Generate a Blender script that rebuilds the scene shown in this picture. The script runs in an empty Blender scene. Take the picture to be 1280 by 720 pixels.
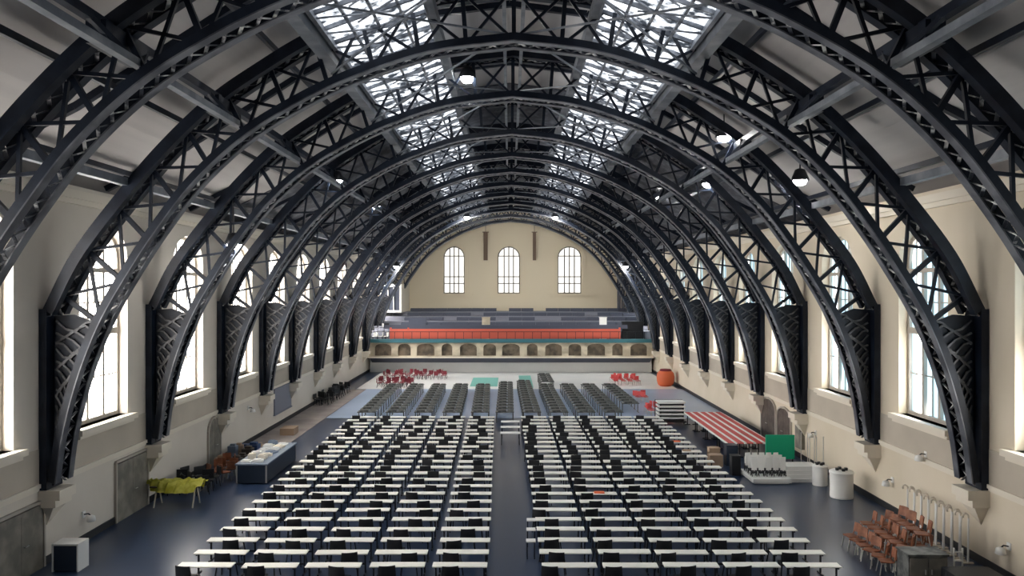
import bpy, bmesh, math, random
from mathutils import Vector, Matrix
from mathutils.geometry import tessellate_polygon
random.seed(7)
SC = bpy.context.scene
COL = SC.collection
F, CX, CY, H = 1000.0, 637.0, 360.0, 9.68       # focal length in px, principal point, eye height
XL, XR = -16.25, 16.55                           # side wall faces
YB, YF = -4.0, 108.0                             # back wall, far gable wall
BAY = 7.63
ARCH_Y = [k * BAY for k in (2.69, 3.68, 4.74, 5.88, 6.86, 7.77, 8.75, 9.7, 10.65, 11.6, 12.6, 13.5)]

def fl(x, y):                                    # a point of the floor
    Z = H * F / (y - CY)
    return (x - CX) * Z / F, Z

# ---------------------------------------------------------------- materials
def mat(name, col, rough=0.6, metal=0.0, spec=0.5, noise=None, bump=None, emit=None):
    m = bpy.data.materials.new(name); m.use_nodes = True
    nt = m.node_tree; b = nt.nodes['Principled BSDF']
    b.inputs['Base Color'].default_value = (*col, 1); b.inputs['Roughness'].default_value = rough
    b.inputs['Metallic'].default_value = metal; b.inputs['Specular IOR Level'].default_value = spec
    if noise:
        col2, scale, detail, lo, hi = noise
        tc = nt.nodes.new('ShaderNodeTexCoord'); mp = nt.nodes.new('ShaderNodeMapping')
        n = nt.nodes.new('ShaderNodeTexNoise'); r = nt.nodes.new('ShaderNodeValToRGB')
        mp.inputs['Scale'].default_value = scale if isinstance(scale, tuple) else (scale,) * 3
        n.inputs['Scale'].default_value = 1.0; n.inputs['Detail'].default_value = detail
        r.color_ramp.elements[0].position = lo; r.color_ramp.elements[1].position = hi
        r.color_ramp.elements[0].color = (*col, 1); r.color_ramp.elements[1].color = (*col2, 1)
        nt.links.new(tc.outputs['Object'], mp.inputs[0]); nt.links.new(mp.outputs[0], n.inputs['Vector'])
        nt.links.new(n.outputs['Fac'], r.inputs[0]); nt.links.new(r.outputs[0], b.inputs['Base Color'])
        if bump:
            bp = nt.nodes.new('ShaderNodeBump'); bp.inputs['Strength'].default_value = bump
            nt.links.new(n.outputs['Fac'], bp.inputs['Height']); nt.links.new(bp.outputs[0], b.inputs['Normal'])
    return m

def glow(name, col, strength, dirt=None):
    m = bpy.data.materials.new(name); m.use_nodes = True
    nt = m.node_tree; nt.nodes.remove(nt.nodes['Principled BSDF'])
    e = nt.nodes.new('ShaderNodeEmission'); e.inputs[0].default_value = (*col, 1); e.inputs[1].default_value = strength
    if dirt:
        scale, dark, lo, hi = dirt
        tc = nt.nodes.new('ShaderNodeTexCoord'); mp = nt.nodes.new('ShaderNodeMapping')
        mp.inputs['Scale'].default_value = scale
        n = nt.nodes.new('ShaderNodeTexNoise'); r = nt.nodes.new('ShaderNodeValToRGB')
        n.inputs['Scale'].default_value = 1.0; n.inputs['Detail'].default_value = 4
        r.color_ramp.elements[0].position = lo; r.color_ramp.elements[1].position = hi
        r.color_ramp.elements[0].color = (*dark, 1); r.color_ramp.elements[1].color = (*col, 1)
        nt.links.new(tc.outputs['Object'], mp.inputs[0]); nt.links.new(mp.outputs[0], n.inputs['Vector'])
        nt.links.new(n.outputs['Fac'], r.inputs[0]); nt.links.new(r.outputs[0], e.inputs[0])
    nt.links.new(e.outputs[0], nt.nodes['Material Output'].inputs[0])
    return m

M = dict(
    wall=mat('plaster', (.64, .585, .51), .8, noise=((.70, .645, .57), .35, 3, .35, .7)),
    wallR=mat('plaster_warm', (.66, .58, .45), .8, noise=((.71, .63, .51), .35, 3, .35, .7)),
    band=mat('stone_band', (.46, .41, .34), .8, noise=((.54, .48, .40), .5, 3, .35, .7)),
    gable=mat('gable_paint', (.74, .655, .50), .8),
    trim=mat('stone_trim', (.74, .68, .58), .7),
    floor=mat('blue_floor', (.016, .032, .074), .28, spec=.6, noise=((.024, .045, .098), (.12, .12, .12), 3, .3, .7)),
    pale=mat('pale_floor_glare', (.84, .85, .84), .35, noise=((.9, .9, .88), (.2, .2, .2), 2, .4, .6)),  # far-floor glare as a whitish colour, shared by the base wall
    palebl=mat('light_blue_sheen', (.32, .42, .58), .3, noise=((.38, .48, .66), (.15, .15, .15), 2, .4, .6)),  # floor sheen as a pale blue colour
    taupe=mat('taupe_carpet', (.30, .26, .25), .8, noise=((.40, .35, .32), (.5, .5, .5), 4, .4, .6)),
    roof=mat('roof_boards', (.36, .345, .34), .8, noise=((.44, .42, .41), (1.2, .06, 1.2), 4, .3, .7)),
    steel=mat('black_steel', (.005, .008, .017), .45, .0, .28, noise=((.012, .019, .034), 1.5, 4, .4, .65)),
    steel2=mat('lit_lacing_steel', (.05, .055, .07), .4, .0, .6, noise=((.62, .62, .62), 2.5, 5, .50, .60)),  # pale specks paint lit lacing and the bright gaps behind
    relief=mat('relief_steel', (.02, .024, .034), .4, .0, .6, noise=((.10, .11, .13), 3.5, 4, .50, .66)),
    beam=mat('grey_beam', (.10, .115, .14), .5, noise=((.20, .215, .24), 1.2, 4, .4, .65)),
    paneL=glow('daylight_pane_warm', (1, .96, .91), 4.6),
    paneR=glow('daylight_pane_cool', (1, .97, .92), 7.0, ((.0, 1.3, .12), (.036, .056, .068), .56, .66)),
    paneF=glow('daylight_pane_far', (1, .97, .90), .34),
    sky=glow('skylight_pane', (.88, .93, 1), .8, ((2.2, 2.2, 2.2), (.02, .024, .03), .40, .66)),
    skybar=mat('skylight_bar', (.34, .36, .40), .5, noise=((.06, .07, .09), 2.0, 3, .4, .6)),
    flange=mat('floor_lit_flange', (.05, .056, .072), .4, noise=((.15, .16, .185), 1.0, 4, .42, .6)),  # lighter grey paints floor light on the chord underside
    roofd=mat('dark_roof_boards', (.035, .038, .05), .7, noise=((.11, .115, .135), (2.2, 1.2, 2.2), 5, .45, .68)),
    frame=mat('window_frame', (.42, .38, .33), .6),
    framed=mat('dark_window_bar', (.10, .09, .085), .6),
    white=mat('white_laminate', (.90, .885, .82), .4),
    whitep=mat('white_plastic', (.82, .82, .80), .5),
    black=mat('black_plastic', (.008, .009, .012), .5),
    grey=mat('dark_grey_top', (.05, .055, .055), .5, noise=((.16, .165, .155), 3.0, 4, .45, .62)),
    metal=mat('dark_metal', (.03, .032, .038), .4, .6),
    chrome=mat('pale_metal', (.55, .54, .52), .35, .5),
    red=mat('red_laminate', (.62, .07, .07), .5), redd=mat('dark_red', (.22, .025, .04), .6),
    orange=mat('orange_plastic', (.75, .16, .06), .5), coral=mat('coral_panel', (.62, .12, .08), .6),
    green=mat('green_board', (.0, .36, .19), .6), teal=mat('teal_paint', (.06, .20, .24), .5),
    tealm=mat('teal_mat', (.22, .55, .48), .6),
    brown=mat('brown_wood', (.22, .075, .035), .5, noise=((.36, .14, .07), 3.0, 3, .4, .6)),
    dwood=mat('dark_wood', (.055, .042, .036), .6, noise=((.09, .07, .06), 2.0, 3, .4, .6)),
    gdoor=mat('grey_door', (.15, .14, .12), .7, noise=((.27, .25, .21), 1.4, 5, .4, .65)),
    yellow=mat('yellow_cloth', (.52, .50, .05), .8, noise=((.70, .68, .14), 3.0, 4, .4, .6)),
    card=mat('cardboard', (.42, .30, .21), .8), blue=mat('blue_plastic', (.035, .07, .17), .5),
    navy=mat('navy_panel', (.018, .03, .055), .35), lid=mat('blue_grey_lid', (.20, .25, .33), .35),
    tier=mat('tier_grey', (.20, .21, .26), .6), tierd=mat('tier_dark', (.06, .07, .105), .6),
    stone=mat('front_stone', (.42, .36, .27), .8, noise=((.70, .62, .48), (.5, .5, .9), 4, .42, .6)),
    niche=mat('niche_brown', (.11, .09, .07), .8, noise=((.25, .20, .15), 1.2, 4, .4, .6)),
    bulb=glow('lamp_glass', (1, .98, .95), 30.0),
    banner=mat('brown_banner', (.16, .11, .08), .8),
)

# ---------------------------------------------------------------- mesh helpers
def B(): return bmesh.new()
def box(bm, x0, x1, y0, y1, z0, z1):
    v = [bm.verts.new((x, y, z)) for x in (x0, x1) for y in (y0, y1) for z in (z0, z1)]
    for f in ((0, 1, 3, 2), (4, 6, 7, 5), (0, 4, 5, 1), (2, 3, 7, 6), (0, 2, 6, 4), (1, 5, 7, 3)):
        bm.faces.new([v[i] for i in f])
    return bm
def bar(bm, a, b, w, d=None, up=(0, 0, 1), n=4):
    a, b = Vector(a), Vector(b); d = d or w; t = (b - a).normalized(); u = Vector(up)
    if abs(t.dot(u)) > .98: u = Vector((0, 1, 0)) if abs(t.y) < .9 else Vector((1, 0, 0))
    s = t.cross(u).normalized(); u = s.cross(t)
    rs = []
    for p in (a, b):
        if n == 4: rs.append([bm.verts.new(p + s * i * w / 2 + u * j * d / 2) for i, j in ((-1, -1), (1, -1), (1, 1), (-1, 1))])
        else: rs.append([bm.verts.new(p + s * math.cos(k * 2 * math.pi / n) * w / 2 + u * math.sin(k * 2 * math.pi / n) * d / 2) for k in range(n)])
    for k in range(n): bm.faces.new((rs[0][k], rs[0][(k + 1) % n], rs[1][(k + 1) % n], rs[1][k]))
    bm.faces.new(rs[0][::-1]); bm.faces.new(rs[1])
    return bm
def tube(bm, pts, r, n=6):
    for i in range(len(pts) - 1): bar(bm, pts[i], pts[i + 1], 2 * r, n=n)
    return bm
def lathe(bm, prof, n=20, c=(0, 0, 0)):
    rings = [[bm.verts.new((c[0] + r * math.cos(2 * math.pi * k / n), c[1] + r * math.sin(2 * math.pi * k / n), c[2] + z)) for k in range(n)] for r, z in prof]
    for i in range(len(rings) - 1):
        for k in range(n): bm.faces.new((rings[i][k], rings[i][(k + 1) % n], rings[i + 1][(k + 1) % n], rings[i + 1][k]))
    bm.faces.new(rings[0][::-1]); bm.faces.new(rings[-1])
    return bm
def prism(bm, loops, axis, a, b):
    """Extruded polygon (first loop outer, others holes). axis 'x': loop = (y,z); 'y': loop = (x,z)"""
    P = (lambda p, q: (q, p[0], p[1])) if axis == 'x' else (lambda p, q: (p[0], q, p[1]))
    tri = tessellate_polygon([[Vector((p[0], p[1], 0)) for p in L] for L in loops])
    flat = [p for L in loops for p in L]
    va = [bm.verts.new(P(p, a)) for p in flat]; vb = [bm.verts.new(P(p, b)) for p in flat]
    for t in tri:
        bm.faces.new([va[i] for i in t]); bm.faces.new([vb[i] for i in reversed(t)])
    o = 0
    for L in loops:
        n = len(L)
        for i in range(n): bm.faces.new((va[o + i], va[o + (i + 1) % n], vb[o + (i + 1) % n], vb[o + i]))
        o += n
    return bm
def mesh(name, bm, m, smooth=False, bev=0):
    if bev: bmesh.ops.bevel(bm, geom=list(bm.edges), offset=bev, segments=1, affect='EDGES')
    bmesh.ops.recalc_face_normals(bm, faces=bm.faces)
    me = bpy.data.meshes.new(name); bm.to_mesh(me); bm.free()
    me.materials.append(M[m] if isinstance(m, str) else m)
    if smooth:
        for p in me.polygons: p.use_smooth = True
    return me
def obj(name, bm, m=None, parent=None, loc=None, **k):
    me = bm if isinstance(bm, bpy.types.Mesh) else mesh(name, bm, m, **k)
    o = bpy.data.objects.new(name, me); COL.objects.link(o); o.parent = parent
    if loc: o.location = loc
    return o
def tag(o, label, cat, group=None, kind=None):
    o['label'] = label; o['category'] = cat
    if group: o['group'] = group
    if kind: o['kind'] = kind
    return o
def struct(name, bm, m=None, label=None, **k):
    o = obj(name, bm, m, **k); o['kind'] = 'structure'
    if label: o['label'] = label
    return o
def thing(name, label, cat, loc=(0, 0, 0), rz=0, group=None):
    o = bpy.data.objects.new(name, None); COL.objects.link(o); o.empty_display_size = .2
    o.location = loc; o.rotation_euler = (0, 0, rz)
    return tag(o, label, cat, group)
def dup(root, loc, rz=0, label=None, group=None):
    r = root.copy(); COL.objects.link(r); r.location = loc; r.rotation_euler = (0, 0, rz)
    if label: r['label'] = label
    if group: r['group'] = group
    for ch in list(root.children):
        c = ch.copy(); COL.objects.link(c); c.parent = r
        for g in list(ch.children):
            d = g.copy(); COL.objects.link(d); d.parent = c
    return r
ORD = ['zeroth', 'first', 'second', 'third', 'fourth', 'fifth', 'sixth', 'seventh', 'eighth', 'ninth', 'tenth', 'eleventh', 'twelfth', 'thirteenth',
       'fourteenth', 'fifteenth', 'sixteenth', 'seventeenth', 'eighteenth', 'nineteenth', 'twentieth', 'twenty-first', 'twenty-second',
       'twenty-third', 'twenty-fourth', 'twenty-fifth']

# ---------------------------------------------------------------- shell
bm = B(); box(bm, XL - 1, XR + 1, YB - 1, YF + 1, -.3, 0)
struct('floor', bm, 'floor')
bm = B(); box(bm, XL + 1.6, XR - .5, 76.5, 91.9, 0, .02)  # whitish sheet: glare on the far floor put into colour
tag(struct('floor_glare_sheet', bm, 'pale'), 'pale whitish sheet painting floor glare at the far end below the balcony', 'floor glare', kind='structure')
bm = B(); box(bm, -13.65, 13.4, 59.5, 76.45, 0, .02); box(bm, 13.4, XR - .06, 50.0, 76.45, 0, .02)  # light blue sheet: sheen of the glossy floor put into colour
tag(struct('blue_sheen_sheet', bm, 'palebl'), 'light blue sheet painting floor sheen behind the white desks and along the right wall', 'floor glare', kind='structure')
bm = B(); box(bm, XL + .05, -13.7, 46, 76, 0, .02)
tag(struct('floor_runner', bm, 'taupe'), 'taupe runner strip on the floor along the left wall', 'floor runner', kind='structure')

bayc = []
ys = [ARCH_Y[0] - BAY] + ARCH_Y
for i in range(len(ys) - 1): bayc.append((ys[i] + ys[i + 1]) / 2)
bayc = bayc[:-1] + [bayc[-1]]
WW, WB, WT = 1.9, 4.35, 12.3                     # window half width, sill, head
def arch_loop(c, hw, z0, zs, ze, n=10):          # pointed-round opening
    L = [(c - hw, z0), (c + hw, z0), (c + hw, zs)]
    for k in range(1, n): 
        a = math.pi * k / n; L.append((c + hw * math.cos(a), zs + (ze - zs) * math.sin(a)))
    L.append((c - hw, zs)); return L
def win_loop(c): return arch_loop(c, WW, WB, 10.9, WT)
NICHE = arch_loop(43.9, .75, .12, 1.9, 2.55)
for side, X0, X1, m in (('left', XL - .8, XL, 'wall'), ('right', XR, XR + .8, 'wallR')):
    bm = B()
    loops = [[(YB - .8, -.3), (YF + .8, -.3), (YF + .8, 13.5), (YB - .8, 13.5)]] + [win_loop(c) for c in bayc if c < 104]
    prism(bm, loops, 'x', X0, X1)
    struct('wall_' + side, bm, m)
    s = 1 if side == 'left' else -1; X = XL if side == 'left' else XR
    def xb(bm, d, y0, y1, z0, z1): box(bm, min(X, X + s * d), max(X, X + s * d), y0, y1, z0, z1)
    bm = B(); xb(bm, .05, YB, YF, 0, .28); struct('baseboard_' + side, bm, 'black')
    bm = B(); xb(bm, .10, YB, 90, 2.78, 2.92); xb(bm, .05, YB, 90, 2.68, 2.78); struct('trim_1' if s > 0 else 'trim_2', bm, 'trim')
    bm = B(); xb(bm, .03, YB, 90, 2.92, 4.12); struct('trim_3' if s > 0 else 'trim_4', bm, 'band', label='greyer stone band between the string course and the sills')
    bm = B(); xb(bm, .25, YB, YF, 13.0, 13.3); xb(bm, .15, YB, YF, 12.8, 13.0); struct('trim_5' if s > 0 else 'trim_6', bm, 'trim')
nwin = 0; ntrim = 6
GAP_Y = ARCH_Y
for side in ('left', 'right'):
    s = 1 if side == 'left' else -1; X = XL if s > 0 else XR
    for c in bayc:
        if c >= 104: continue
        nwin += 1
        r = bpy.data.objects.new('window_%d' % nwin, None); COL.objects.link(r); r['kind'] = 'structure'
        r.location = (X - s * .45, c, 0)
        if nwin in (1, 13): pass
        zt = lambda dy: 10.9 + (WT - 10.9) * math.sqrt(max(0, 1 - (dy / WW) ** 2))
        bm = B()
        prism(bm, [arch_loop(0, WW + .02, WB - .02, 10.9, WT + .02), arch_loop(0, WW - .16, WB + .16, 10.85, WT - .16)], 'x', -.08, .08)
        for q in (-.62, .62): box(bm, -.09, .09, q - .09, q + .09, WB, zt(q) - .02)
        for q in (-1.25, 0, 1.25): box(bm, -.03, .03, q - .025, q + .025, WB, zt(q) - .05)
        for z, t in ((7.9, .13), (10.4, .09)): box(bm, -.1, .1, -WW, WW, z - t, z + t)
        for z in (6.1, 9.1): box(bm, -.03, .03, -WW, WW, z - .025, z + .025)
        obj('window_frame', bm, 'frame', r)
        bm = B(); prism(bm, [arch_loop(0, WW + .01, WB - .01, 10.9, WT + .01)], 'x', -.01, .01)
        g = obj('window_pane', bm, 'paneL' if s > 0 else 'paneR', r)
        g.location = (-s * .06, 0, 0)
        bm = B(); box(bm, -.2, .75, -WW - .35, WW + .35, WB - .22, WB); box(bm, .2, .62, -WW - .25, WW + .25, WB - .36, WB - .22)
        sl = obj('window_sill', bm, 'trim', r)
        if s < 0: sl.rotation_euler = (0, 0, math.pi)
    for y in ARCH_Y:                              # stone corbels below the arch feet
        ntrim += 1
        bm = B(); x = (lambda d: X + s * d)
        for d, z0, z1 in ((.75, 2.35, 2.68), (.6, 2.1, 2.35)):
            box(bm, min(X, x(d)), max(X, x(d)), y - .52, y + .52, z0, z1)
        v = [bm.verts.new(p) for p in ((X, y - .45, 2.1), (X, y + .45, 2.1), (x(.5), y + .45, 2.1), (x(.5), y - .45, 2.1), (X, y, 1.35))]
        for f in ((0, 1, 2, 3), (0, 4, 1), (1, 4, 2), (2, 4, 3), (3, 4, 0)): bm.faces.new([v[i] for i in f])
        struct('trim_%d' % ntrim, bm, 'trim', label='stone corbel under an arch foot')
# back wall
bm = B(); box(bm, XL - .8, XR + .8, YB - .8, YB, -.3, 22); struct('wall_back', bm, 'wall')
# gable wall with three round-headed windows
GW = [((567.5 - CX) * YF / F, 1.42), ((636 - CX) * YF / F, 1.5), ((712 - CX) * YF / F, 1.6)]
gl = [arch_loop(c, hw, 8.95, 13.9, 15.3) for c, hw in GW]
bm = B(); prism(bm, [[(XL - .8, -.3), (XR + .8, -.3), (XR + .8, 14), (6.6, 19.6), (3.2, 20.9), (0, 21.4), (-3.2, 20.9), (-6.6, 19.6), (XL - .8, 14)]] + gl, 'y', YF, YF + .8)
struct('wall_far', bm, 'gable')
for c, hw in GW:
    nwin += 1
    r = bpy.data.objects.new('window_%d' % nwin, None); COL.objects.link(r); r['kind'] = 'structure'; r.location = (c, YF + .4, 0)
    bm = B()
    prism(bm, [arch_loop(0, hw + .02, 8.93, 13.9, 15.32), arch_loop(0, hw - .12, 9.07, 13.85, 15.18)], 'y', -.08, .08)
    for q in (-hw * .42, 0, hw * .42): box(bm, q - .07, q + .07, -.08, .08, 8.95, 15.3 - abs(q) * .5)
    for z in (10.3, 11.2, 14.0): box(bm, -hw, hw, -.07, .07, z - .06, z + .06)
    obj('window_frame', bm, 'framed', r)
    bm = B(); prism(bm, [arch_loop(0, hw + .01, 8.94, 13.9, 15.31)], 'y', .08, .1); obj('window_pane', bm, 'paneF', r)
    bm = B(); prism(bm, [arch_loop(0, hw + .55, 8.95, 13.9, 15.85), arch_loop(0, hw + .05, 8.9, 13.9, 15.35)], 'y', -.55, -.39)
    box(bm, -hw - 1.1, hw + 1.1, -.75, -.39, 8.6, 8.95); obj('window_surround', bm, 'gable', r)

# roof
RP = [(0, 21.2), (3.1, 20.8), (6.3, 19.5), (8.5, 18.3), (10.6, 16.95), (13.2, 15.3), (17.2, 13.4)]
bm = B()
def slab(x0, z0, x1, z1, y0, y1, th=.25):
    v = [bm.verts.new(p) for p in ((x0, y0, z0), (x1, y0, z1), (x1, y1, z1), (x0, y1, z0), (x0, y0, z0 + th), (x1, y0, z1 + th), (x1, y1, z1 + th), (x0, y1, z0 + th))]
    for f in ((0, 1, 2, 3), (7, 6, 5, 4), (0, 4, 5, 1), (1, 5, 6, 2), (2, 6, 7, 3), (3, 7, 4, 0)): bm.faces.new([v[i] for i in f])
for s in (-1, 1):
    for i in range(len(RP) - 1):
        slab(s * RP[i][0], RP[i][1], s * RP[i + 1][0], RP[i + 1][1], YB - .8, YF + .8)
ceil = struct('ceiling', bm, 'roof')
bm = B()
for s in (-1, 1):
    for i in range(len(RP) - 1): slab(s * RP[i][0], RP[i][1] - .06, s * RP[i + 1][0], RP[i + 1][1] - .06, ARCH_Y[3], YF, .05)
obj('ceiling_far_bays', bm, 'roofd', ceil)  # second roof skin in a darker colour over the far bays
# skylights, one unit per bay and side
sky_edges = [ARCH_Y[0] - BAY] + ARCH_Y
for s in (-1, 1):
    for i in range(len(sky_edges) - 1):
        y0, y1 = sky_edges[i] + .02, sky_edges[i + 1] - .02
        nwin += 1
        r = bpy.data.objects.new('window_%d' % nwin, None); COL.objects.link(r); r['kind'] = 'structure'; r['label'] = 'roof skylight strip between two arches'
        r.location = (s * 4.67 + .15, (y0 + y1) / 2, 18.78); r.rotation_euler = (0, s * math.atan2(1.15, 3.35), 0)
        L = 3.5 / 2; W = (y1 - y0) / 2
        bm = B(); box(bm, -L, L, -W, W, .14, .16); obj('window_pane', bm, 'sky', r)
        bm = B()
        for k in range(6): q = -W + 2 * W * k / 5; box(bm, -L, L, q - .05, q + .05, 0, .13)
        for k in range(5): q = -L + 2 * L * k / 4; box(bm, q - .05, q + .05, -W, W, -.05, .13)
        for k in range(5):
            a = -W + 2 * W * k / 5; b = a + 2 * W / 5
            bar(bm, (-L, a, -.1), (L * .33, b, -.1), .05); bar(bm, (L, a, -.1), (-L * .33, b, -.1), .05)
        obj('window_frame', bm, 'skybar', r)
        bm = B(); box(bm, -L - .05, -L + .08, -W, W, -.25, .3); box(bm, L - .08, L + .05, -W, W, -.25, .3)
        obj('skylight_kerb', bm, 'beam', r)

# ---------------------------------------------------------------- arches
def catmull(P, n=8):
    P = [Vector(p) for p in P]; P = [2 * P[0] - P[1]] + P + [2 * P[-1] - P[-2]]; out = []
    for i in range(1, len(P) - 2):
        for k in range(n):
            t = k / n; a, b, c, d = P[i - 1:i + 3]
            out.append(.5 * ((2 * b) + (c - a) * t + (2 * a - 5 * b + 4 * c - d) * t * t + (3 * b - a - 3 * c + d) * t ** 3))
    out.append(P[-2]); return out
LOW = [(0, 18.38), (3, 17.98), (5.9, 17.0), (8, 15.95), (9.66, 14.85), (11.2, 13.4), (12.4, 11.85), (13.3, 10.5), (14.3, 8.8), (14.95, 7.3), (15.4, 5.9), (15.75, 4.4), (15.95, 2.95)]
UPP = [(0, 20.25), (3.4, 19.75), (6.7, 18.5), (9, 17.15), (10.6, 16.0), (12.2, 14.45), (13.6, 12.8), (15.1, 10.8), (16.1, 8.85)]
low = catmull(LOW); upp = catmull(UPP)
def full(h): return [Vector((-p[0], p[1])) for p in reversed(h)] + [Vector(p) for p in h[1:]]
LOWF, UPPF = full(low), full(upp)
def sweep(bm, path, dy, w, d, off=0):
    n = len(path); rings = []
    for i, p in enumerate(path):
        t = (path[min(i + 1, n - 1)] - path[max(i - 1, 0)]).normalized(); nr = Vector((-t[1], t[0]))
        c = p + nr * off
        rings.append([bm.verts.new((q[0], y, q[1])) for q, y in ((c - nr * d / 2, dy - w / 2), (c - nr * d / 2, dy + w / 2), (c + nr * d / 2, dy + w / 2), (c + nr * d / 2, dy - w / 2))])
    for i in range(n - 1):
        for k in range(4): bm.faces.new((rings[i][k], rings[i][(k + 1) % 4], rings[i + 1][(k + 1) % 4], rings[i + 1][k]))
    bm.faces.new(rings[0][::-1]); bm.faces.new(rings[-1])
def resample(path, n, s0=0, s1=1):
    L = [0]
    for i in range(1, len(path)): L.append(L[-1] + (path[i] - path[i - 1]).length)
    out = []
    for k in range(n + 1):
        s = (s0 + (s1 - s0) * k / n) * L[-1]; i = 1
        while i < len(L) - 1 and L[i] < s: i += 1
        u = (s - L[i - 1]) / max(1e-9, L[i] - L[i - 1]); out.append(path[i - 1].lerp(path[i], u))
    return out
HW = .40
UPCOL = [Vector((-16.15, 2.75))] + UPPF + [Vector((16.15, 2.75))]
am = {}
bm = B()
for s in (-1, 1): sweep(bm, LOWF, s * HW, .12, .28)
am['lower_chord'] = mesh('lower_chord', bm, 'steel')
bm = B()
for s in (-1, 1): sweep(bm, LOWF, s * HW, .32, .04, -.16)
am['flange'] = mesh('bottom_flange', bm, 'flange')
bm = B()
lf = resample(LOWF, 96)
for i in range(96):
    a, b = lf[i], lf[i + 1]; s = 1 if i % 2 else -1
    bar(bm, (a[0], -s * HW, a[1] - .1), (b[0], s * HW, b[1] - .1), .09, .03)
    bar(bm, (a[0], s * HW, a[1] - .1), (b[0], -s * HW, b[1] - .1), .09, .03)
am['lower_lacing'] = mesh('lower_lacing', bm, 'steel2')
bm = B()
for s in (-1, 1): sweep(bm, UPPF, s * HW, .14, .40); sweep(bm, UPPF, s * HW, .32, .05, -.2)
am['upper_chord'] = mesh('upper_chord', bm, 'steel')
bm = B(); uf = resample(UPPF, 72)
for i in range(72):
    a, b = uf[i], uf[i + 1]; s = 1 if i % 2 else -1
    bar(bm, (a[0], -s * HW, a[1] - .15), (b[0], s * HW, b[1] - .15), .1, .03)
    bar(bm, (a[0], s * HW, a[1] - .15), (b[0], -s * HW, b[1] - .15), .1, .03)
am['upper_lacing'] = mesh('upper_lacing', bm, 'steel2')
# web struts, from above the spandrel plates
NP = 22
# lower start: where height ~ 9.2
def frac(path, z):
    L = [0]
    for i in range(1, len(path)): L.append(L[-1] + (path[i] - path[i - 1]).length)
    for i in range(len(path)):
        if path[i][1] > z: return L[i] / L[-1]
f0 = frac(LOWF, 8.3)
lo = resample(LOWF, NP, f0, 1 - f0); up = resample(UPPF, NP, .015, .985)
struts = []
def strut(a, b, w):
    bm = B()
    bar(bm, (a[0], 0, a[1]), (b[0], 0, b[1]), w, w, up=(0, 1, 0))
    struts.append(mesh('web_strut', bm, 'steel'))
for i in range(NP + 1):
    strut(lo[i], up[i], .15)
    if i < NP:
        strut(lo[i], up[i + 1], .10); strut(lo[i + 1], up[i], .10)
# spandrel plates with relief, one each side
sp = {}
for s in (-1, 1):
    half = [Vector((p[0], p[1])) for p in low]
    inner = [p for p in half if p[1] < 8.6]
    loop = [(s * p[0], p[1]) for p in inner] + [(s * 16.15, 2.75), (s * 16.15, 8.7), (s * 15.4, 8.75)]
    bm = B(); prism(bm, [loop], 'y', -.05, .05)
    sp[s] = mesh('spandrel_plate', bm, 'steel')
    bm = B(); box(bm, min(s * 16.12, s * 16.38), max(s * 16.12, s * 16.38), -.5, .5, 2.7, 8.95)
    sp[(s, 'p')] = mesh('wall_post', bm, 'steel')
    bm = B()
    random.seed(3)
    for k in range(26):
        z = 3.6 + k * .19; xi = [p for p in inner if p[1] <= z + .3] or inner[-1:]
        x0 = min(p[0] for p in xi) + .15; 
        for yy in (-.11, .11):
            x1 = 16.0; c = (x0 + x1) / 2
            pts = []
            for q in range(5):
                u = q / 4; pts.append((s * (x0 + (x1 - x0) * u), yy, z + .22 * math.sin(u * 6.28 + k * 1.3)))
            tube(bm, pts, .035, 4)
    sp[(s, 'r')] = mesh('scroll_relief', bm, 'relief')
root = None
for i, y in enumerate(ARCH_Y):
    lab = 'black riveted steel arch truss spanning the hall, %s arch counted from the camera end' % ORD[i + 1]
    if root is None:
        root = thing('arch_truss', lab, 'roof truss', (.15, y, 0), group='steel arch trusses')
        for n in ('lower_chord', 'upper_chord'):
            c = obj(n, am[n], parent=root); obj('lacing', am[n.replace('chord', 'lacing')], parent=c)
        obj('bottom_flange', am['flange'], parent=root.children[0])
        for st in struts: obj('web_strut', st, parent=root)
        for s in (-1, 1):
            c = obj('spandrel_plate', sp[s], parent=root); obj('scroll_relief', sp[(s, 'r')], parent=c)
            obj('wall_post', sp[(s, 'p')], parent=root)
    else:
        dup(root, (.15, y, 0), 0, lab)

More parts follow.
